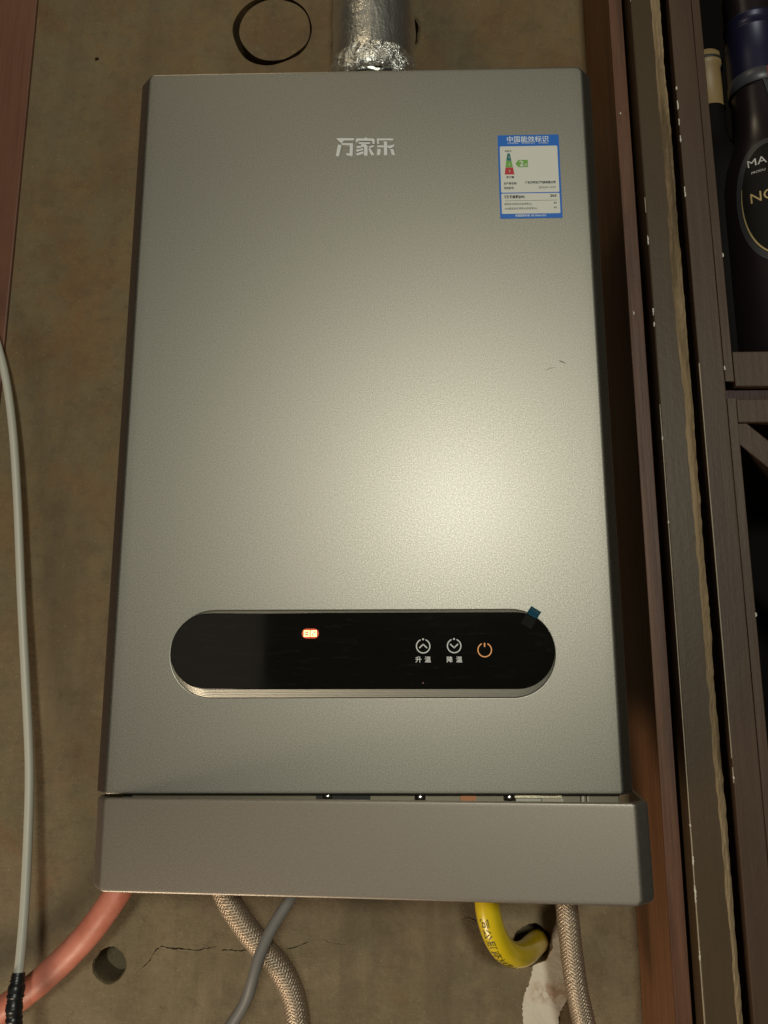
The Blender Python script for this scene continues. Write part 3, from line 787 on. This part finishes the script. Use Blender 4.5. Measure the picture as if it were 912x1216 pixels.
text_obj('lettering', '2', .0062, lx(.375), lz(.380), YF-.0005, M['lwhite'], lab, bold=.03)
text_obj('lettering', '级', .0026, lx(.445), lz(.380), YF-.0005, M['lwhite'], lab)
lt('生产者名称:', .0021, .075, .597, 'lblack', 'LEFT', .02, .0096); lt('广东万家乐燃气具有限公司', .0022, .915, .590, 'lblack', 'RIGHT', .03, .0225)
lt('规格型号:', .0021, .075, .652, 'lblack', 'LEFT', .01, .0075); lt('JSQ24-12W', .0021, .915, .648, 'lblack', 'RIGHT', .0, .0128)
lt('额定热负荷(kW)', .0026, .075, .760, 'lblack', 'LEFT', .05, .0150); lt('24.0', .0028, .915, .752, 'lblack', 'RIGHT', .04, .0046)
lt('额定热负荷热水热效率(%)', .0019, .075, .842, 'lblack', 'LEFT', .0, .0198); lt('88', .0021, .915, .834, 'lblack', 'RIGHT', 0, .0021)
lt('50%额定热负荷热水热效率(%)', .0019, .075, .895, 'lblack', 'LEFT', .0, .0235); lt('85', .0021, .915, .888, 'lblack', 'RIGHT', 0, .0021)
lt('依据国家标准: GB 20665-2015', .0020, .49, .979, 'ltitle', bold=.02, width=.0225)
mb = MB(); mb.box(lx(.08), lx(.93), YF-.0004, YF-.0003, lz(.793), lz(.790)); mb.build('rule_line', M['label_rim'], lab)
# scuff on the cover
mb = MB()
for pts, wv in (([(663.5, 428.3), (667, 429.2), (671.5, 431.8)], .0008), ([(647.5, 440), (653, 437.5), (660, 435.5)], .00035)):
    P = [at(x, y, YF) for x, y in pts]; up = [(p.x, p.z+wv*h_) for p, h_ in zip(P, (.2, .6, .2))]; lo = [(p.x, p.z-wv*h_) for p, h_ in zip(P, (.2, .6, .2))]
    mb.prism(lo+up[::-1], YF-.00008, YF+.00005)
mb.build('scuff_mark', M['scuff'], heater)

# ------------------------------------------------------------------ flue
fl = empty('flue_pipe', (.0045, -.075, HT)); tag(fl, 'foil wrapped flue pipe rising from the top of the heater', 'pipe')
def foil_lathe(prof, n, amp, seed, fr):
    rows = []
    for r, z in prof:
        rows.append([((r+amp*noise.noise(Vector((math.cos(a)*fr, math.sin(a)*fr, z*60+seed))))*math.cos(a), (r+amp*noise.noise(Vector((math.cos(a)*fr, math.sin(a)*fr, z*60+seed))))*math.sin(a), z) for a in [2*math.pi*k/n for k in range(n)]])
    mb = MB(); mb.grid(rows, closed_u=True); return mb
foil_lathe([(.0362, .05)]+[(.0362, .05+.012*k) for k in range(1, 24)], 64, .0016, 3, 1.6).build('pipe', M['foil'], fl)
foil_lathe([(.0335, -.002), (.0338, .020), (.0340, .045)], 64, .001, 5, 3).build('collar', M['chrome'], fl)
prof = [(.0335, .0385), (.0372, .0395)]+[(.0376, .0395+.0024*k) for k in range(1, 9)]+[(.0374, .0605), (.0362, .062)]
foil_lathe(prof, 96, .0022, 9, 4.5).build('foil_tape', M['foil_tape'], fl)

# ------------------------------------------------------------------ hoses and cables
def P3(lst): return [at(x, y, Y) for x, y, Y in lst]
def hose(name, pix, rad, mt, n=20, step=.003):
    path, L_ = resample(spline(P3(pix), 10), step); mb = MB(); tube(mb, path, rad, n); o = mb.build(name, mt); return o, path, L_
o, _, _ = hose('water_pipe', [(172, 1010, -.06), (152, 1040, -.058), (133, 1070, -.055), (106, 1107, -.05), (70, 1145, -.043), (28, 1181, -.036), (-20, 1212, -.032), (-80, 1240, -.03)], .0098, M["pink"], 32)
tag(o, 'salmon red plastic pipe bending down to the left under the heater', 'pipe')
o, _, _ = hose('network_cable', [(-30, 340, -.012), (-12, 382, -.014), (0, 420, -.016), (9, 462, -.018), (16, 520, -.02), (21, 600, -.022), (25, 700, -.024), (30, 800, -.027), (34, 880, -.03), (35, 930, -.033), (33, 1000, -.04), (29, 1080, -.052), (24, 1140, -.062), (21, 1165, -.066)], .0035, M['white_cable'], 16)
tag(o, 'off white cable hanging down the left side of the wall', 'cable'); wc = o
path, L_ = resample(spline(P3([(22.3, 1155, -.066), (20, 1172, -.068), (17, 1195, -.07), (17, 1225, -.07), (19, 1260, -.07)]), 10), .001)
mb = MB(); tube(mb, path, lambda t_, i: (.0044+.0022*min(1, t_*6)*(.55+.45*noise.noise(Vector((t_*14, 3, 1))))+.0009*noise.noise(Vector((t_*60, 8, 1)))), 18)
o = mb.build('tape_wrap', M['tape'], wc); o['label'] = 'black tape wound round the cable end'
o, _, _ = hose('power_cable', [(372, 1035, -.088), (352, 1057, -.088), (338, 1078, -.089), (322, 1104, -.09), (309, 1133, -.09), (301, 1160, -.089), (293, 1186, -.086), (278, 1212, -.083), (255, 1245, -.08)], .0040, M['grey_cable'], 16)
tag(o, 'thin grey cable crossing in front of the braided hose', 'cable')

def braided(name, pix, R, label):
    path, L_ = resample(spline(P3(pix), 10), .0011); T, N, B = frames(path)
    mb = MB(); tube(mb, path[::3], R*.93, 20); o = mb.build(name, M['braid_core'])
    tag(o, label, 'hose', 'braided hoses under the heater')
    g = MB(); NS_ = 14; pitch = .032; step = L_/(len(path)-1)
    for d in (1, -1):
        for s_ in range(NS_):
            rows = []
            for i, p in enumerate(path):
                s = i*step; th = d*2*math.pi*s/pitch+2*math.pi*s_/NS_
                weave = math.cos(NS_*2*math.pi*s/pitch+math.pi*s_)*d*.0003
                row = []
                for q in (-1, -.4, .4, 1):
                    hw_ = math.pi/NS_*.80; a = th+q*hw_
                    rr = R+weave+(.00032 if abs(q) < .9 else -.0002)
                    row.append(p+(N[i]*math.cos(a)+B[i]*math.sin(a))*rr)
                rows.append(row)
            g.grid(rows, smooth=True)
    b = g.build('steel_braid', M['braid'], o); return o
braided('braided_hose', [(250, 1025, -.062), (264, 1054, -.062), (276, 1078, -.062), (293, 1103, -.062), (313, 1127, -.06), (334, 1152, -.058), (348, 1182, -.056), (354, 1216, -.055), (355, 1255, -.055)], .0084, 'braided steel hose passing behind the thin grey cable')
braided('braided_hose', [(671, 1035, -.06), (673, 1075, -.06), (676, 1105, -.06), (680, 1140, -.06), (685, 1175, -.06), (692, 1208, -.058), (702, 1250, -.056)], .0076, 'braided steel hose beside the yellow gas hose')

o, path, L_ = hose('gas_hose', [(577, 1030, -.088), (577.5, 1060, -.087), (580, 1085, -.086), (587, 1109, -.083), (598, 1127, -.076), (612, 1134, -.062), (624, 1131, -.042), (632, 1124, -.022), (637, 1119, -.004), (640, 1117, .02)], .0086, M['yellow'], 32, .0015)
tag(o, 'yellow gas hose curving from the heater into the wall hole', 'hose')
# printed line running along the hose
T, N, B = frames(path); Ls = [0]
for a, b in zip(path, path[1:]): Ls.append(Ls[-1]+(b-a).length)
def on_hose(s, a):
    i = min(range(len(Ls)), key=lambda k: abs(Ls[k]-s)); i = min(max(i, 1), len(path)-2)
    p = path[i]+T[i]*(s-Ls[i]); return p+(N[i]*math.cos(a)+B[i]*math.sin(a))*.0088
V, F = text_mesh('浙江金属材有限公司', .0075, 'LEFT', .005)
g = MB(); g.add([on_hose(.092-x*.92, .50-(z-.003)/.0088) for x, z in V], F)
me = bpy.data.meshes.new('hose_lettering'); me.from_pydata(g.v, [], g.f); me.update(); link('hose_lettering', me, M['hose_print'], o)
